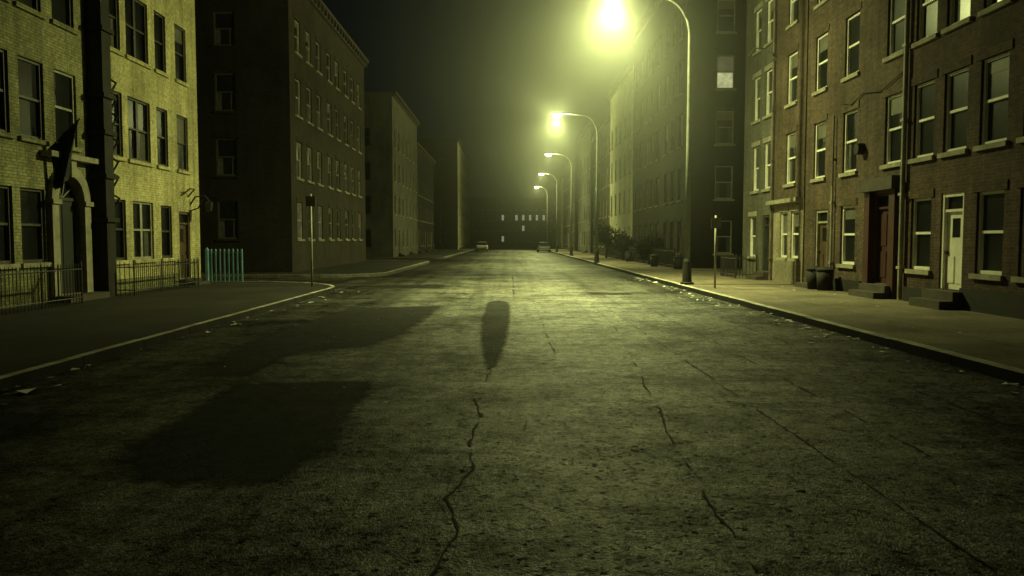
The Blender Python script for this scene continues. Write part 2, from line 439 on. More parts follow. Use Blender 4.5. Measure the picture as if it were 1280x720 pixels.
ops = []
for (a, c) in rows: ops.append(win(29.3, 1.0, a, c, lm='tan', **rnd_style(.6)))
ops.append(win(28.75, .8, 1.05, 2.75, blind=.6)); ops.append(win(29.9, .8, 1.05, 2.75, blind=.9))
f, _ = shell(b, 'R', XR, 27.91, 31.2, 11, 12.3, 'tan', ops, base_mat='stucco', base_h=3.15)
f.box('shop_cornice', 'stone', 27.95, 31.15, 3.05, 3.2, .002, .28)
f.box('base_plinth', 'stucco', 28.1, 30.4, .1, .93, .002, .16)
pipe(b, f, 31.1, .15, 12, mat='pipe', r=.05)
b.geo('bracket_arm', 'pole').tube([f.P(31.0, 8.6, 0), f.P(31.0, 9.0, .5), f.P(30.9, 9.0, .9), f.P(30.8, 8.7, 1.15)], .025, 6)
b.finish()
b = Building('grey_rowhouse')
ops = []
for y in (32.1, 33.6):
    for (a, c) in rows: ops.append(win(y, .85, a, c, **rnd_style(.5)))
ops.append(dr(32.1, .95, .45, 2.7, mat='greendoor', frame='darkframe')); ops.append(win(33.9, .9, 1.0, 2.7))
f, _ = shell(b, 'R', XR + .06, 31.21, 35.3, 11, 12.6, 'grey', ops)
b.finish()
b = Building('apartment_block')
ops = []; eops = []
vr = [(0.95, 2.8), (4.0, 5.85), (7.05, 8.9), (10.1, 11.95), (13.2, 15.0)]
for y in (46.5, 48.6, 50.7, 53.5, 55.6, 57.7, 60.2, 62.3):
    for (a, c) in vr: ops.append(win(y, 1.0, a, c, frame='darkframe', sill='darkstone', lm='soot', **rnd_style(.15)))
for j, (a, c) in enumerate(vr):
    eops.append(win(12.1, 1.0, a, c, frame='dimwhite', lm='soot', glow='lit' if j == 3 else None, blind=.5 if j in (2, 4) else 0, cur=j < 3))
    eops.append(win(16.2, 1.0, a, c, frame='dimwhite'))
f, _ = shell(b, 'R', 9.95, 45, 64, 13, 17.4, 'soot', ops, eops)
b.finish()
def generic(name, side, xf, y0, y1, H, mat, step=2.6, frame='dimwhite', floors=None, end_mat=None, w=1.0, glow=.0, fl=3.1, endcols=(2.5, 6.5)):
    b = Building(name); ops = []; eops = []
    n = max(1, int((y1 - y0) / step)); nf = floors or int((H - .9) / fl)
    for i in range(n):
        u = y0 + (i + .5) * (y1 - y0) / n
        for j in range(nf):
            v = 1.0 + j * fl
            if j == 0 and i % 3 == 1:
                ops.append(dr(u, 1.1, .45, 2.8, mat=R.choice(['browndoor', 'greendoor', 'reddoor']), frame='dimwhite')); continue
            st = rnd_style(); st['glow'] = 'lit' if R.random() < glow else None
            ops.append(win(u, w, v, v + 1.8, frame=frame, lintel=False, **st))
    s = -1 if side == 'L' else 1
    for cx in endcols:
        for j in range(nf):
            v = 1.0 + j * fl
            eops.append(win(xf + s * cx, .95, v, v + 1.7, frame='darkframe', lintel=False, sill=end_mat or mat))
    f, fe = shell(b, side, xf, y0, y1, 12, H, mat, ops, eops, end_mat)
    b.finish(); return b
generic('cream_apartment_house', 'R', 9.9, 64.1, 78, 15.5, 'cream')
generic('brick_apartment_house', 'R', 10.1, 78.1, 95, 13.5, 'redbrown')
generic('grey_apartment_house', 'R', 9.8, 95.1, 112, 15.5, 'grey', end_mat='soot')
generic('brick_apartment_house', 'R', 10.0, 120, 145, 14, 'redbrown')
generic('cream_apartment_house', 'R', 9.7, 146, 175, 13, 'cream')

# ------------------------------------------------------------------ LEFT ROW (facade x = -11.5)
XL = -11.5
lrows = [(4.15, 6.05), (7.25, 9.15), (10.35, 12.2)]
b = Building('ochre_brick_townhouse')
ops = []
ys = [10.6, 12.1, 13.6, 15.2, 16.7, 18.2, 19.6, 21.1]
for y in ys:
    for (a, c) in lrows:
        ops.append(win(y, 1.02, a, c, frame='darkframe' if R.random() < .75 else 'dimwhite', sill='yellow2', lintel=False, **rnd_style(.25, .3)))
for y in (10.6, 13.6, 15.2, 16.7, 18.2, 19.5): ops.append(win(y, 1.0, 1.15, 2.95, frame='darkframe', sill='stone', lintel=False))
ax, ar = 21.0, .62; atop = 3.35
ops.append(dict(kind='hole', u0=ax - ar, u1=ax + ar, v0=.3, v1=atop))
f, _ = shell(b, 'L', XL, 8, 22.2, 12, 13.6, 'yellow2', ops, cornice='stone')
sp = b.geo('arch_spandrels', 'stone'); zc = atop - ar
N = 16
for i in range(N):
    t0 = math.pi * i / N; t1 = math.pi * (i + 1) / N
    p = [(ax + ar * math.cos(t), zc + ar * math.sin(t)) for t in (t0, t1)]
    sp.quad([f.P(p[0][0], p[0][1], -.02), f.P(p[0][0], atop, -.02), f.P(p[1][0], atop, -.02), f.P(p[1][0], p[1][1], -.02)])
    ro = ar + .3
    q = [(ax + ro * math.cos(t), zc + ro * math.sin(t)) for t in (t0, t1)]
    ge = b.geo('arch_surround', 'stone'); d = .14
    A, B, C, D_ = f.P(*p[0], d), f.P(*q[0], d), f.P(*q[1], d), f.P(*p[1], d)
    ge.quad([A, B, C, D_]); ge.quad([B, f.P(*q[0], 0), f.P(*q[1], 0), C]); ge.quad([A, D_, f.P(*p[1], -.2), f.P(*p[0], -.2)])
for sgn in (-1, 1):
    u = ax + sgn * (ar + .15)
    f.box('pilasters', 'stone', u - .15, u + .15, .13, zc - .12, .002, .14)
    f.box('pilaster_capitals', 'stone', u - .2, u + .2, zc - .12, zc, .002, .2)
f.box('keystone', 'stone', ax - .12, ax + .12, atop - .02, atop + .42, .002, .22)
f.box('entry_cornice', 'stone', ax - 1.15, ax + 1.15, atop + .42, atop + .56, .002, .3)
f.box('door_leaf', 'greendoor', ax - ar, ax - .02, .3, zc, -.2, -.14)
f.box('door_leaf', 'greendoor', ax + .02, ax + ar, .3, zc, -.2, -.14)
f.box('door_rail', 'darkframe', ax - ar, ax + ar, zc, zc + .08, -.2, -.1)
b.geo('fanlight', 'glass').quad([f.P(ax - ar, zc, -.16), f.P(ax + ar, zc, -.16), f.P(ax + ar, atop, -.16), f.P(ax - ar, atop, -.16)])
for k in range(1, 5):
    t = math.pi * k / 5
    b.geo('fanlight_bars', 'dimwhite').tube([f.P(ax, zc + .05, -.14), f.P(ax + ar * math.cos(t), zc + ar * math.sin(t), -.14)], .015, 6)
f.box('entry_step', 'darkstone', ax - 1, ax + 1, .1, .29, .145, .55)
b.finish()
b = Building('yellow_painted_house')
ops = []
for (a, c) in lrows:
    ops.append(win(23.6, .98, a, c, frame='darkframe', sill='yellow', lintel=False, blind=0, cur=True))
    ops.append(win(25.2, 1.5, a, c, frame='darkframe', sill='yellow', lintel=False, mull=.07, **rnd_style(.2)))
    ops.append(win(26.85, .85, a, c, frame='darkframe', sill='yellow', lintel=False))
    ops.append(win(28.5, .95, a, c, frame='darkframe', sill='yellow', lintel=False, **rnd_style(.3)))
ops.append(win(23.7, .9, 1.1, 2.9, frame='darkframe', sill='yellow', lintel=False))
ops.append(win(25.3, 1.4, 1.1, 2.9, frame='dimwhite', sill='yellow', lintel=False, mull=.07, cur=True))
ops.append(win(27.0, .85, 1.1, 2.85, frame='darkframe', sill='yellow', lintel=False))
ops.append(dr(28.5, .95, .35, 2.7, mat='browndoor', frame='browndoor'))
f, _ = shell(b, 'L', XL + .03, 22.21, 29.9, 12, 13.4, 'yellow', ops, cornice='stone')
f.box('service_trunk', 'darkpipe', 22.15, 22.62, .13, 13, .002, .42)
for v in (2.2, 3.4, 4.6, 5.6, 7.4, 9.2):
    f.box('trunk_brackets', 'darkpipe', 22.05, 22.72, v, v + .12, .002, .5)
ge = b.geo('conduits', 'iron')
for k in range(7):
    v = 2.6 + k * .55 + R.uniform(-.1, .1)
    ge.tube([f.P(22.7, v, .1), f.P(22.85, v + .05, .3), f.P(22.9, v + .3, .42), f.P(22.75, v + .5, .15)], .04, 6)
ge.tube([f.P(22.85, .3, .1), f.P(22.9, 3, .12), f.P(22.8, 3.6, .3), f.P(22.95, 5.2, .22), f.P(22.85, 6.5, .1)], .035, 6)
ge = b.geo('bracket_lantern', 'iron')
ge.tube([f.P(29.0, 2.95, 0), f.P(29.0, 3.25, .2), f.P(29.0, 3.3, .55), f.P(29.0, 3.1, .7)], .03, 6)
ge.tube([f.P(29.0, 2.75, 0), f.P(29.0, 2.85, .3), f.P(29.0, 3.2, .5)], .025, 6)
ge.tube([f.P(29.0, 3.12, .7), f.P(29.0, 3.05, .7), f.P(29.0, 2.75, .7), f.P(29.0, 2.7, .7)], [.02, .15, .1, .03], 8)
ge.tube([f.P(28.2, 3.25, .02), f.P(28.3, 3.5, .3), f.P(28.7, 3.5, .3), f.P(28.8, 3.25, .02)], .025, 6)
f.box('base_course', 'yellow2', 22.75, 27.8, .12, .55, .002, .05)
b.finish()
b = Building('dark_apartment_block')
ops = []; eops = []
vr = [(1.75, 3.6), (4.8, 6.6), (7.9, 9.7), (11.0, 12.6)]
for i, y in enumerate((40.6, 42.8, 45.0, 47.6, 49.8, 52.4, 54.6, 57.0)):
    for j, (a, c) in enumerate(vr):
        ops.append(win(y, 1.05, a, c, frame='dimwhite', lm='redbrown', glow='dim' if (i, j) in ((2, 0), (0, 0)) else None, **rnd_style(.45)))
for (a, c) in vr:
    eops.append(win(-13.6, 1.0, a, c, frame='darkframe', sill='soot', lm='soot', cur=True))
    eops.append(win(-17.2, 1.0, a, c, frame='darkframe', sill='soot', lm='soot'))
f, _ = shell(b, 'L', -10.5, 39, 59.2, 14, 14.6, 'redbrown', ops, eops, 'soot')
b.finish()
generic('grey_apartment_house', 'L', -10.6, 74, 94, 15.2, 'grey', end_mat='grey')
generic('brick_apartment_house', 'L', -10.9, 94.1, 118, 13.0, 'soot', end_mat='soot')
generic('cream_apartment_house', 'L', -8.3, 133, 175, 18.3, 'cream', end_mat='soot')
generic('brick_apartment_house', 'L', -9.5, 180, 205, 12, 'redbrown')
b = Building('distant_apartment_block'); eops = []
for x in range(-30, 44, 2):
    for j in range(4):
        v = 1.2 + j * 3.1
        p = .7 if (j == 2 and 0 < x < 18) else .12 if -4 < x < 20 else .04
        eops.append(win(x + .5, .8, v, v + 1.7, glow='far' if R.random() < p else None, frame='darkframe', lintel=False))
f = Face(b, 'E', 235); f.wall(-34, 46, 14, eops, 'redbrown')
b.geo('roof', 'roof').box((-34, 235.3, 13.5), (46, 250, 13.8))
b.geo('walls_rear', 'soot').box((-34, 235.5, 0), (46, 250, 13.4))
b.finish()

# ------------------------------------------------------------------ ground, road, pavements
ge = Geo(); ge.quad([(-700, -300, -.03), (700, -300, -.03), (700, 900, -.03), (-700, 900, -.03)]); ge.make('ground', M['ground'])
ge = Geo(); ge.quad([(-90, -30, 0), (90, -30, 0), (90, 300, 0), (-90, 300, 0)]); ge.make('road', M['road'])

def arc(cx, cy, r, a0, a1, n=10):
    return [(cx + r * math.cos(math.radians(a0 + (a1 - a0) * i / n)), cy + r * math.sin(math.radians(a0 + (a1 - a0) * i / n))) for i in range(n + 1)]
def sidewalk(outline_road, back, mat, kmat, fmat, name='sidewalk', kw=.17, kh=.135):
    root = empty(name)
    poly = outline_road + back
    ge = Geo(); ge.quad([(x, y, kh - .005) for x, y in poly]); ge.make('paving', M[mat], root)
    area = sum(poly[i][0] * poly[(i + 1) % len(poly)][1] - poly[(i + 1) % len(poly)][0] * poly[i][1] for i in range(len(poly)))
    sg = 1 if area > 0 else -1
    pts = []
    for i in range(len(outline_road) - 1):
        a = Vector(outline_road[i]); c = Vector(outline_road[i + 1]); L = (c - a).length; n = max(1, int(L / 1.8))
        for k in range(n): pts.append(a + (c - a) * k / n)
    pts.append(Vector(outline_road[-1]))
    out = []; inn = []
    for i, p in enumerate(pts):
        d = (pts[min(i + 1, len(pts) - 1)] - pts[max(i - 1, 0)]).normalized()
        nrm = Vector((d.y, -d.x)) * sg
        j = R.uniform(-.012, .012)
        out.append(p + nrm * (j + .02)); inn.append(p - nrm * kw)
    kt = Geo(); kf = Geo()
    for i in range(len(pts) - 1):
        z = kh + R.uniform(0, .012)
        a, c = out[i], out[i + 1]; e, h = inn[i], inn[i + 1]
        gp = (c - a).normalized() * .008
        a = a + gp; c = c - gp
        kt.quad([(a.x, a.y, z), (c.x, c.y, z), (h.x, h.y, z), (e.x, e.y, z)])
        kt.quad([(e.x, e.y, z), (h.x, h.y, z), (h.x, h.y, kh - .02), (e.x, e.y, kh - .02)])
        kf.quad([(a.x, a.y, z), (c.x, c.y, z), (c.x, c.y, -.01), (a.x, a.y, -.01)])
        kf.quad([(a.x, a.y, z - .01), (e.x, e.y, z - .01), (e.x, e.y, 0), (a.x, a.y, 0)])
    kt.make('kerb_top', M[kmat], root); kf.make('kerb_face', M[fmat], root)
KL = -5.75; KR = 6.05
sidewalk([(KL, -20), (KL, 25.2)] + arc(KL - 4.5, 26, 4.5, 0, 90)[1:] + [(-60, 30.5)], [(-60, -20)], 'walkshade', 'kerb', 'kerbface', kw=.11)
sidewalk([(-60, 36)] + [(-9.5, 36)] + arc(-9, 39.2, 3.2, -90, 0)[1:] + [(KL - .05, 58)] + arc(-9, 59, 3.2, 0, 90)[1:] + [(-60, 62.2)], [], 'walkshade', 'kerb', 'kerbdark')
sidewalk([(-60, 71)] + arc(-9, 74.2, 3.2, -90, 0) + [(KL - .05, 122)] + arc(-9, 123, 3.2, 0, 90)[1:] + [(-60, 126.2)], [], 'walkshade', 'kerb', 'kerbdark')
sidewalk([(-60, 130)] + arc(-8, 132, 2.2, -90, 0) + [(-5.8, 215)], [(-60, 215)], 'walk', 'kerb', 'kerbdark')
sidewalk([(KR, -20), (KR, 112)] + arc(9.05, 113, 3, 180, 90)[1:] + [(60, 116)], [(60, -20)], 'walk', 'kerb', 'kerbface')
sidewalk([(60, 119)] + arc(9.05, 122, 3, 270, 180) + [(KR, 215)], [(60, 215)], 'walk', 'kerb', 'kerbface')
sidewalk([(-60, 226), (60, 226)], [(60, 240), (-60, 240)], 'walk', 'kerb', 'kerbdark')

def patch(poly, feather=.22, step=.2, amp=.03):
    pts = []
    for i in range(len(poly)):
        a = Vector(poly[i]); c = Vector(poly[(i + 1) % len(poly)]); L = (c - a).length; n = max(1, int(L / step))
        for k in range(n): pts.append(a + (c - a) * k / n)
    area = sum(poly[i][0] * poly[(i + 1) % len(poly)][1] - poly[(i + 1) % len(poly)][0] * poly[i][1] for i in range(len(poly)))
    sg = 1 if area > 0 else -1
    n = len(pts); outer = []; inner = []
    for i, p in enumerate(pts):
        d = (pts[(i + 2) % n] - pts[i - 2]).normalized(); nr = Vector((d.y, -d.x)) * sg
        j = R.uniform(-amp, amp)
        outer.append(p + nr * (feather * .5 + j)); inner.append(p - nr * (feather * .5 - j))
    me = bpy.data.meshes.new('asphalt_patch')
    vs = [(p.x, p.y, .004) for p in outer] + [(p.x, p.y, .004) for p in inner]
    fs = [[i, (i + 1) % n, n + (i + 1) % n, n + i] for i in range(n)] + [[n + i for i in range(n)]]
    me.from_pydata(vs, [], fs)
    at = me.attributes.new('cover', 'FLOAT', 'POINT')
    for i in range(2 * n): at.data[i].value = 0.0 if i < n else 1.0
    me.materials.append(M['patch']); link(bpy.data.objects.new('asphalt_patch', me))
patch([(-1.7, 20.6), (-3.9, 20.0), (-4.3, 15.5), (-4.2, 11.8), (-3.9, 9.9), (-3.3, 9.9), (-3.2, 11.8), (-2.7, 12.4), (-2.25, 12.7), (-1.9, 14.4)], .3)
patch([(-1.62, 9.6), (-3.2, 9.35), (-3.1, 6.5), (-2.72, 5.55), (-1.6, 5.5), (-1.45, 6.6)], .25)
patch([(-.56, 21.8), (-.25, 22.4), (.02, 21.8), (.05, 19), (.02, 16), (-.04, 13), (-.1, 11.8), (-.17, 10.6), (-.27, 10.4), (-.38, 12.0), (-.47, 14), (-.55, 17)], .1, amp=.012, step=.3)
patch([(2.6, 26), (3.9, 25.6), (3.8, 24.6), (2.5, 24.9)], .5)
patch([(-4.6, 30.5), (-2.2, 30.2), (-2.3, 28.0), (-4.7, 28.4)], .6)
patch([(-5.4, 8), (-4.3, 7.8), (-4.2, 5.5), (-5.5, 5.2)], .5)
ck = Geo()
def crack(pts, w=.012, jit=.02, step=.09, gaps=.1):
    path = []
    for i in range(len(pts) - 1):
        a = Vector(pts[i]); c = Vector(pts[i + 1]); n = max(1, int((c - a).length / step))
        for k in range(n): path.append(a + (c - a) * k / n)
    path.append(Vector(pts[-1])); off = Vector((0, 0)); q = []
    for p in path:
        off = off * .8 + Vector((R.uniform(-jit, jit), R.uniform(-jit, jit) * .5)); q.append(p + off + Vector((R.uniform(-.008, .008), 0)))
    ws = []; ww = w
    for _ in q: ww = ww * .7 + .3 * w * R.uniform(.1, 2.2); ws.append(ww * R.uniform(.5, 1.5))
    skip = 0
    for i in range(len(q) - 1):
        if skip > 0: skip -= 1; continue
        if R.random() < gaps * .3: skip = R.randint(1, 6); continue
        d = (q[i + 1] - q[i]).normalized(); n = Vector((-d.y, d.x))
        a, b2, c, e = q[i] - n * ws[i], q[i] + n * ws[i], q[i + 1] + n * ws[i + 1], q[i + 1] - n * ws[i + 1]
        ck.quad([(p.x, p.y, .007) for p in (a, e, c, b2)])
crack([(-.2, 11.0), (-.26, 9.6), (-.36, 8.5), (-.24, 7.6), (-.32, 6.6), (-.25, 5.9), (-.4, 5.2), (-.3, 4.6), (-.42, 3.6)], .008, .014, gaps=.25)
crack([(2.25, 21.5), (2.1, 16), (1.75, 11), (1.5, 7.8), (1.3, 5.5), (1.28, 4)], .007, .016, gaps=.5)
crack([(2.5, 24), (2.5, 3)], .006, .006, gaps=.4)
crack([(3.6, 30), (3.45, 14), (3.3, 5)], .007, .008, gaps=.6)
crack([(.9, 30), (.7, 22), (.72, 12)], .009, .015, gaps=.9)
for yy, x0, x1 in ((4.95, -.6, 1.2), (5.6, -.7, .4), (4.4, -.5, .8), (6.3, -.3, 1.0), (7.2, -1.0, .1)):
    crack([(x0, yy), ((x0 + x1) / 2, yy + R.uniform(-.05, .05)), (x1, yy + .03)], .004, .008, step=.05, gaps=.7)
for _ in range(26):
    x, y = R.uniform(-4.5, 5), R.uniform(5.5, 16); a = R.uniform(0, 6.28); L = R.uniform(.3, 1.0)
    crack([(x, y), (x + L * .5 * math.cos(a), y + L * .5 * math.sin(a)), (x + L * math.cos(a + .5), y + L * math.sin(a + .5))], .003, .012, step=.05, gaps=.5)
crack([(-3.5, 22.3), (5.5, 22.0)], .016, .03, gaps=.6)
crack([(-5.2, 20), (-5.0, 5)], .007, .01, gaps=.7)
crack([(4.7, 40), (4.6, 6)], .009, .01, gaps=.5)
crack([(.2, 40), (.2, 24)], .02, .02, gaps=.6)
ck.make('road_cracks', M['tar'])
sp = Geo()
for _ in range(120):
    x = R.uniform(-5, 5.5); y = 3.5 + 25 * R.random() ** 1.5; r = R.uniform(.008, .03)
    k = R.randint(6, 9); sp.quad([(x + r * R.uniform(.6, 1.2) * math.cos(6.283 * i / k), y + r * R.uniform(.6, 1.4) * math.sin(6.283 * i / k), .0085) for i in range(k)])
sp.make('tar_spots', M['tar'])
lt = Geo()
def bit(x, y, z, s):
    c = [Vector((R.uniform(-s, s), R.uniform(-s, s), R.uniform(.0, s * .35))) for _ in range(5)]
    for a, b2, d in ((0, 1, 2), (1, 2, 3), (2, 3, 4), (0, 3, 4)):
        lt.quad([Vector((x, y, z + .01)) + c[k] for k in (a, b2, d)])
for _ in range(150):
    y = R.uniform(7, 36); bit(KR - abs(R.gauss(.0, .35)) - .08, y, 0, R.uniform(.03, .1))
for _ in range(16): bit(R.uniform(6.4, 9.5), R.uniform(10, 30), .135, R.uniform(.02, .07))
for _ in range(50):
    y = R.uniform(8, 27); bit(KL + abs(R.gauss(0, .25)) + .05, y, 0, R.uniform(.03, .09))
for _ in range(90): bit(R.uniform(-4.5, 5), R.uniform(5, 30), 0, R.uniform(.008, .035))
for x, y, s in ((-5.4, 8.8, .14), (-5.3, 10.1, .1), (-5.1, 15.6, .14), (1.14, 7.35, .05), (1.12, 4.75, .05), (1.1, 4.6, .04), (-.2, 19.5, .06), (5.4, 11.3, .12), (5.6, 14, .12)): bit(x, y, 0, s)
lt.make('litter', M['litter'])

# ------------------------------------------------------------------ street lamps
LCOL = (0.93, 1.0, 0.34)
HEADS = []
def street_lamp(x, y, hx, power, H=9.75):
    root = empty('street_lamp')
    ge = Geo()
    top = H
    pts = [(x, y, 1.0), (x, y, 5), (x, y, top - 1.0)]; rs = [.105, .085, .07]
    n = 10; Rr = 1.0
    for i in range(1, n + 1):
        t = (math.pi / 2) * i / n * .93
        pts.append((x - Rr * (1 - math.cos(t)), y, top - 1.0 + Rr * 1.35 * math.sin(t))); rs.append(.062 - .015 * i / n)
    ex, ez = pts[-1][0], pts[-1][2]
    pts.append((hx + .5, y, ez + .12)); rs.append(.04)
    ge.tube(pts, rs, 14)
    ge.make('mast_and_arm', M['pole'], root, True)
    bg = Geo(); bg.tube([(x, y, .13), (x, y, .2), (x, y, .22), (x, y, .95), (x, y, 1.05)], [.24, .24, .17, .14, .105], 16)
    bg.make('base', M['darkpipe'], root)
    hz = ez + .12
    hd = Geo(); secs = [(.55, .05, .05), (.35, .10, .09), (.1, .17, .13), (-.2, .19, .13), (-.42, .13, .09), (-.5, .03, .03)]
    rings = []
    for (dx, w, h) in secs:
        base = len(hd.v)
        for k in range(14):
            t = 2 * math.pi * k / 14
            zz = math.sin(t) * h
            if zz < 0: zz *= .35
            hd.v.append((hx + dx, y + math.cos(t) * w, hz + zz))
        rings.append(base)
    for i in range(len(rings) - 1):
        for k in range(14):
            hd.f.append([rings[i] + k, rings[i] + (k + 1) % 14, rings[i + 1] + (k + 1) % 14, rings[i + 1] + k]); hd.uv += [(0, 0)] * 4
    hd.make('cobra_head', M['pole'], root, True)
    ln = Geo(); m = 12
    rings = []
    for (rr, dz) in [(.02, -.25), (.55, -.22), (.9, -.14), (1.0, -.045)]:
        base = len(ln.v)
        for k in range(m):
            t = 2 * math.pi * k / m; ln.v.append((hx - .1 + .3 * rr * math.cos(t), y + .2 * rr * math.sin(t), hz + dz))
        rings.append(base)
    for i in range(3):
        for k in range(m):
            ln.f.append([rings[i] + k, rings[i] + (k + 1) % m, rings[i + 1] + (k + 1) % m, rings[i + 1] + k]); ln.uv += [(0, 0)] * 4
    ln.make('lens', M['lens'], root, True)
    L = bpy.data.lights.new('lamp_light', 'POINT'); L.energy = power; L.color = LCOL; L.shadow_soft_size = .12
    # hand-shaped lamp output: stronger vertically, weaker house-side, cut along street to darken foreground
    L.use_nodes = True; nt = L.node_tree; em = [q for q in nt.nodes if q.type == 'EMISSION'][0]
    tc = nt.nodes.new('ShaderNodeTexCoord'); sx = nt.nodes.new('ShaderNodeSeparateXYZ'); nt.links.new(tc.outputs['Normal'], sx.inputs[0])
    def rng(v, a, b_, c, d):
        mr = nt.nodes.new('ShaderNodeMapRange'); mr.interpolation_type = 'SMOOTHSTEP'
        for k, q in zip(('From Min', 'From Max', 'To Min', 'To Max'), (a, b_, c, d)): mr.inputs[k].default_value = q
        nt.links.new(v, mr.inputs['Value']); return mr.outputs[0]
    az = math_(nt, 'ABSOLUTE', sx.outputs['Z'])
    f1 = rng(az, 0, .6, .45, 1); f1b = rng(az, .45, .9, 1, 1.7)
    f2 = rng(math_(nt, 'ABSOLUTE', sx.outputs['Y']), .5, .97, 1, .25)
    f3 = rng(sx.outputs['X'], .25, .7, 1, .42)
    nt.links.new(math_(nt, 'MULTIPLY', math_(nt, 'MULTIPLY', math_(nt, 'MULTIPLY', f1, f1b), f2), f3), em.inputs['Strength'])
    o = bpy.data.objects.new('lamp_light', L); o.location = (hx - .1, y, hz - .4); link(o, root)
    HEADS.append((hx - .1, y, hz - .3))
street_lamp(6.35, 28.3, 3.8, 9200)
street_lamp(6.05, 54.5, 3.4, 5500)
street_lamp(6.3, 79.5, 4.1, 5500)
street_lamp(6.3, 103, 4.4, 5500)
street_lamp(6.3, 128, 4.7, 5500)

# ------------------------------------------------------------------ street furniture
def sign_post(x, y, H, plates=True):
    root = empty('street_sign')
    ge = Geo(); ge.tube([(x, y, .13), (x, y, H)], .035, 10); ge.make('post', M['dimwhite'], root, True)
    p = Geo(); p.box((x - .16, y - .05, H - .42), (x + .16, y - .037, H - .08)); p.make('sign_plate', M['pole'], root)
    p = Geo(); p.box((x - .04, y - .037, H - .3), (x + .04, y + .04, H - .26)); p.make('clamp', M['iron'], root)
sign_post(-6.62, 27.0, 3.25)
sign_post(6.75, 26.0, 2.5)
def fence(pts, h, mat, name, sp=.13, r=.012, z0=.13):
    root = empty(name); ge = Geo(); pk = Geo()
    for i in range(len(pts) - 1):
        a = Vector(pts[i]); c = Vector(pts[i + 1]); L = (c - a).length; n = int(L / sp)
        for z in (.15, h - .15):
            ge.tube([(a.x, a.y, z0 + z), (c.x, c.y, z0 + z)], .018, 6)
        for k in range(n + 1):
            p = a + (c - a) * k / n
            post = k % 14 == 0
            pk.tube([(p.x, p.y, z0), (p.x, p.y, z0 + h - .05), (p.x, p.y, z0 + h + (.06 if post else 0))], [r * (2.3 if post else 1), r * (2.3 if post else 1), .004], 6)
    ge.make('rails', M[mat], root); pk.make('pickets', M[mat], root)
fence([(-10.6, 9), (-10.6, 19.9), (-11.45, 19.9)], 1.0, 'iron', 'iron_fence')
fence([(-11.4, 22.7), (-10.6, 22.7), (-10.6, 27.4), (-11.4, 27.4)], .95, 'iron', 'iron_fence')
fence([(-11.3, 30.1), (-10.0, 30.1)], 1.25, 'teal', 'teal_gate', sp=.16, r=.04)
fence([(9.3, 44.5), (9.3, 62)], 1.1, 'iron', 'iron_fence', sp=.15)
fence([(10.25, 32.9), (9.4, 32.9), (9.4, 35.2), (10.25, 35.2)], .95, 'iron', 'iron_fence')
fence([(9.4, 66), (9.4, 77)], 1.2, 'iron', 'iron_fence', sp=.2)
root = empty('wall_flag')
ge = Geo(); ge.tube([(-11.5, 20.15, 3.9), (-10.75, 20.35, 4.75)], .02, 8); ge.make('staff', M['iron'], root)
fl = Geo(); n = 10
def fp(i, j):
    t = i / n; s = j / n
    x = -11.42 + .64 * t; z = 4.0 + .72 * t; y = 20.17 + .17 * t
    drop = (1.15 + .35 * t) * s
    return (x - .30 * s * t + .04 * math.sin(9 * t + 2 * s), y + .07 * math.sin(11 * t + 3 * s) * (s + .2), z - drop)
for i in range(n):
    for j in range(n): fl.quad([fp(i, j), fp(i + 1, j), fp(i + 1, j + 1), fp(i, j + 1)])
fl.make('cloth', M['cloth'], root, True)
def bin_(x, y):
    root = empty('trash_can'); ge = Geo()
    ge.tube([(x, y, .13), (x, y, .75)], [.21, .26], 18); ge.make('can', M['darkpipe'], root, True)
    ge = Geo(); ge.tube([(x, y, .752), (x, y, .79), (x, y, .86), (x, y, .88)], [.28, .28, .12, .03], 18); ge.make('lid', M['darkpipe'], root)
    for s in (-1, 1):
        ge = Geo(); ge.tube([(x, y + s * .25, .55), (x, y + s * .31, .56), (x, y + s * .31, .64), (x, y + s * .25, .65)], .012, 6); ge.make('handle', M['pipe'], root)
bin_(9.9, 24.9); bin_(9.85, 25.6); bin_(9.2, 43.2); bin_(8.7, 47.5); bin_(8.9, 59)

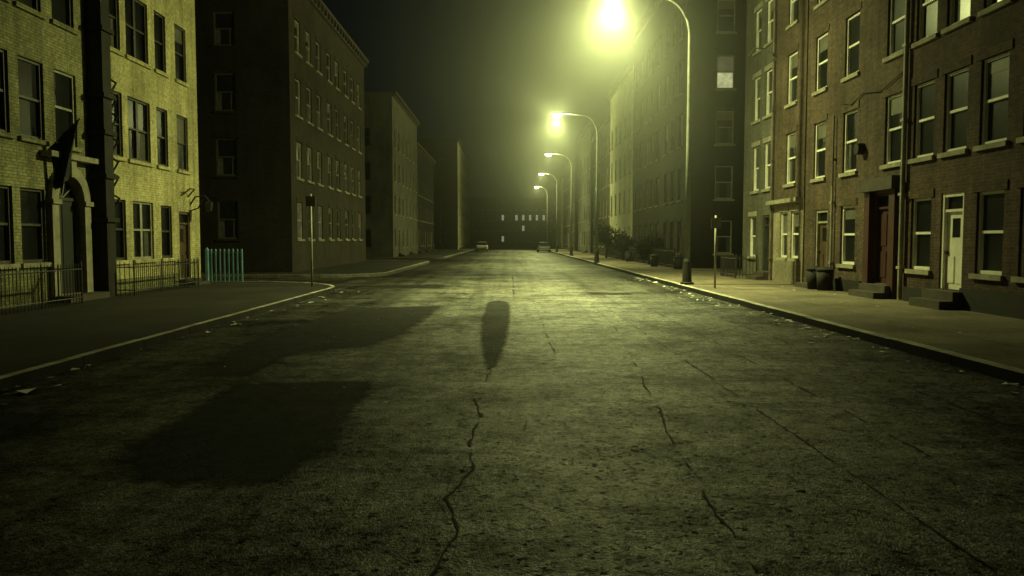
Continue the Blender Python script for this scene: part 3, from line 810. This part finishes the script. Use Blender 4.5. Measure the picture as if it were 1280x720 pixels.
def car(x, y, mat):
    root = empty('parked_car')
    def loft(name, secs, m):
        bm = bmesh.new(); rings = []
        for (yy, w, z0, z1, w1) in secs:
            rings.append([bm.verts.new((x + a, y + yy, z)) for a, z in ((-w, z0), (-w, (z0 + z1) / 2), (-w1, z1), (w1, z1), (w, (z0 + z1) / 2), (w, z0))])
        for i in range(len(rings) - 1):
            for k in range(6): bm.faces.new([rings[i][k], rings[i][(k + 1) % 6], rings[i + 1][(k + 1) % 6], rings[i + 1][k]])
        bm.faces.new(rings[0][::-1]); bm.faces.new(rings[-1]); bmesh.ops.recalc_face_normals(bm, faces=bm.faces)
        me = bpy.data.meshes.new(name); bm.to_mesh(me); me.materials.append(M[m]); o = bpy.data.objects.new(name, me); link(o, root)
        md = o.modifiers.new('b', 'BEVEL'); md.width = .05; md.segments = 2
    loft('body', [(-2.2, .72, .4, .72, .68), (-2.05, .84, .28, .86, .8), (-1.3, .88, .25, .93, .84), (.9, .88, .25, .93, .84), (1.7, .87, .26, .84, .8), (2.15, .8, .32, .7, .7), (2.22, .7, .4, .62, .62)], mat)
    loft('windows', [(-1.65, .78, .9, .93, .76), (-1.1, .78, .9, 1.36, .62), (.25, .78, .9, 1.38, .62), (1.0, .78, .9, .93, .76)], 'glass')
    loft('roof', [(-1.0, .62, 1.365, 1.41, .56), (.15, .62, 1.385, 1.43, .56)], mat)
    for yy in (-1.35, 1.4):
        for s in (-1, 1):
            ge = Geo(); ge.tube([(x + s * .7, y + yy, .32), (x + s * .9, y + yy, .32)], .32, 20); ge.make('wheel', M['rubber'], root)
            ge = Geo(); ge.tube([(x + s * .9, y + yy, .32), (x + s * .912, y + yy, .32)], .18, 14); ge.make('hubcap', M['pole'], root)
    for s in (-1, 1):
        ge = Geo(); ge.box((x + s * .55, y - 2.23, .58), (x + s * .76, y - 2.15, .7)); ge.make('tail_light', M['reddoor'], root)
    ge = Geo(); ge.box((x - .78, y - 2.3, .38), (x + .78, y - 2.18, .5)); ge.make('bumper', M['pole'], root)
car(-4.0, 124, 'carpale'); car(5.0, 112, 'cardark')

def tree(x, y, h, r):
    root = empty('street_tree'); ge = Geo()
    ge.tube([(x, y, 0), (x + .05, y, h * .3), (x - .05, y + .05, h * .55), (x, y, h * .8)], [.1, .08, .05, .02], 8)
    tips = []
    for k in range(13):
        a = R.uniform(0, 6.28); z0 = h * R.uniform(.2, .6); rr = r * R.uniform(.4, .95)
        e = Vector((x + rr * math.cos(a), y + rr * math.sin(a), z0 + h * R.uniform(.1, .35)))
        ge.tube([(x, y, z0), tuple(Vector((x, y, z0)).lerp(e, .5) + Vector((0, 0, .1))), tuple(e)], [.03, .02, .008], 5); tips.append(e)
    ge.make('trunk', M['bark'], root, True)
    lf = Geo()
    for e in tips + [Vector((x, y, h * .85)), Vector((x, y, h * .6))]:
        for _ in range(110):
            p = e + Vector((R.gauss(0, r * .24), R.gauss(0, r * .24), R.gauss(0, r * .22)))
            s = R.uniform(.06, .13); d1 = Vector((R.gauss(0, 1), R.gauss(0, 1), R.gauss(0, 1))).normalized() * s
            d2 = d1.orthogonal().normalized() * s * .6
            lf.quad([p - d1, p + d2, p + d1, p - d2])
    lf.make('crown', M['leaf'], root)
tree(9.2, 52, 2.0, .75); tree(9.0, 62.5, 2.3, .9); tree(8.6, 70, 3.0, 1.1)

# ------------------------------------------------------------------ night mist: forward-scattering damp air, plus denser spheres added at two lamps for their halos
mist = empty('mist')
ge = Geo(); ge.box((-40, 2, -.02), (40, 228, 26)); o = ge.make('thin_mist', M['ground'], mist)
m = bpy.data.materials.new('thin_mist'); m.use_nodes = True; nt = m.node_tree; nt.nodes.clear()
out = nt.nodes.new('ShaderNodeOutputMaterial'); vs = nt.nodes.new('ShaderNodeVolumeScatter')
vs.inputs['Density'].default_value = .0010; vs.inputs['Anisotropy'].default_value = .9; vs.inputs['Color'].default_value = (.97, 1, .92, 1)
nt.links.new(vs.outputs[0], out.inputs['Volume']); o.data.materials[0] = m
def halo_mist(c, r, dens):
    bm = bmesh.new(); bmesh.ops.create_icosphere(bm, subdivisions=2, radius=r)
    me = bpy.data.meshes.new('lamp_halo_mist'); bm.to_mesh(me)
    m = bpy.data.materials.new('lamp_halo_mist'); m.use_nodes = True; nt = m.node_tree; nt.nodes.clear()
    m.cycles.volume_step_rate = 2.5
    out = nt.nodes.new('ShaderNodeOutputMaterial'); vs = nt.nodes.new('ShaderNodeVolumeScatter')
    tc = nt.nodes.new('ShaderNodeTexCoord')
    ln = nt.nodes.new('ShaderNodeVectorMath'); ln.operation = 'LENGTH'; nt.links.new(tc.outputs['Object'], ln.inputs[0])
    mr = nt.nodes.new('ShaderNodeMapRange'); mr.inputs['From Min'].default_value = r * .93; mr.inputs['From Max'].default_value = 0
    nt.links.new(ln.outputs['Value'], mr.inputs['Value'])
    p = math_(nt, 'POWER', mr.outputs[0], 1.4)
    nt.links.new(math_(nt, 'MULTIPLY', p, dens), vs.inputs['Density'])
    vs.inputs['Anisotropy'].default_value = .6; vs.inputs['Color'].default_value = (.97, 1, .92, 1)
    nt.links.new(vs.outputs[0], out.inputs['Volume']); me.materials.append(m)
    o = bpy.data.objects.new('lamp_halo_mist', me); o.location = c; link(o, mist)
halo_mist(HEADS[0], 12, .015)
halo_mist(HEADS[1], 9, .018)

# ------------------------------------------------------------------ night sky + faint moon
w = bpy.data.worlds.new('World'); scene.world = w; w.use_nodes = True; nt = w.node_tree
bg = nt.nodes['Background']; sky = nt.nodes.new('ShaderNodeTexSky'); sky.sky_type = 'NISHITA'; sky.sun_disc = False
sky.sun_elevation = math.radians(8); sky.sun_rotation = math.radians(200)
nt.links.new(sky.outputs[0], bg.inputs[0]); bg.inputs[1].default_value = .0008
L = bpy.data.lights.new('moon', 'SUN'); L.energy = .003; L.angle = math.radians(.5); L.color = (.7, .8, 1)
o = bpy.data.objects.new('moon', L); o.rotation_euler = (math.radians(60), 0, math.radians(20)); link(o)

# ------------------------------------------------------------------ camera
cam = bpy.data.cameras.new('camera'); cam.lens = 28.1; cam.sensor_width = 36; cam.clip_end = 2000; cam.clip_start = .05
o = bpy.data.objects.new('camera', cam); o.location = (0, 0, 1.7)
o.rotation_euler = (math.radians(90 - 3.43), 0, math.radians(-.29)); link(o); scene.camera = o
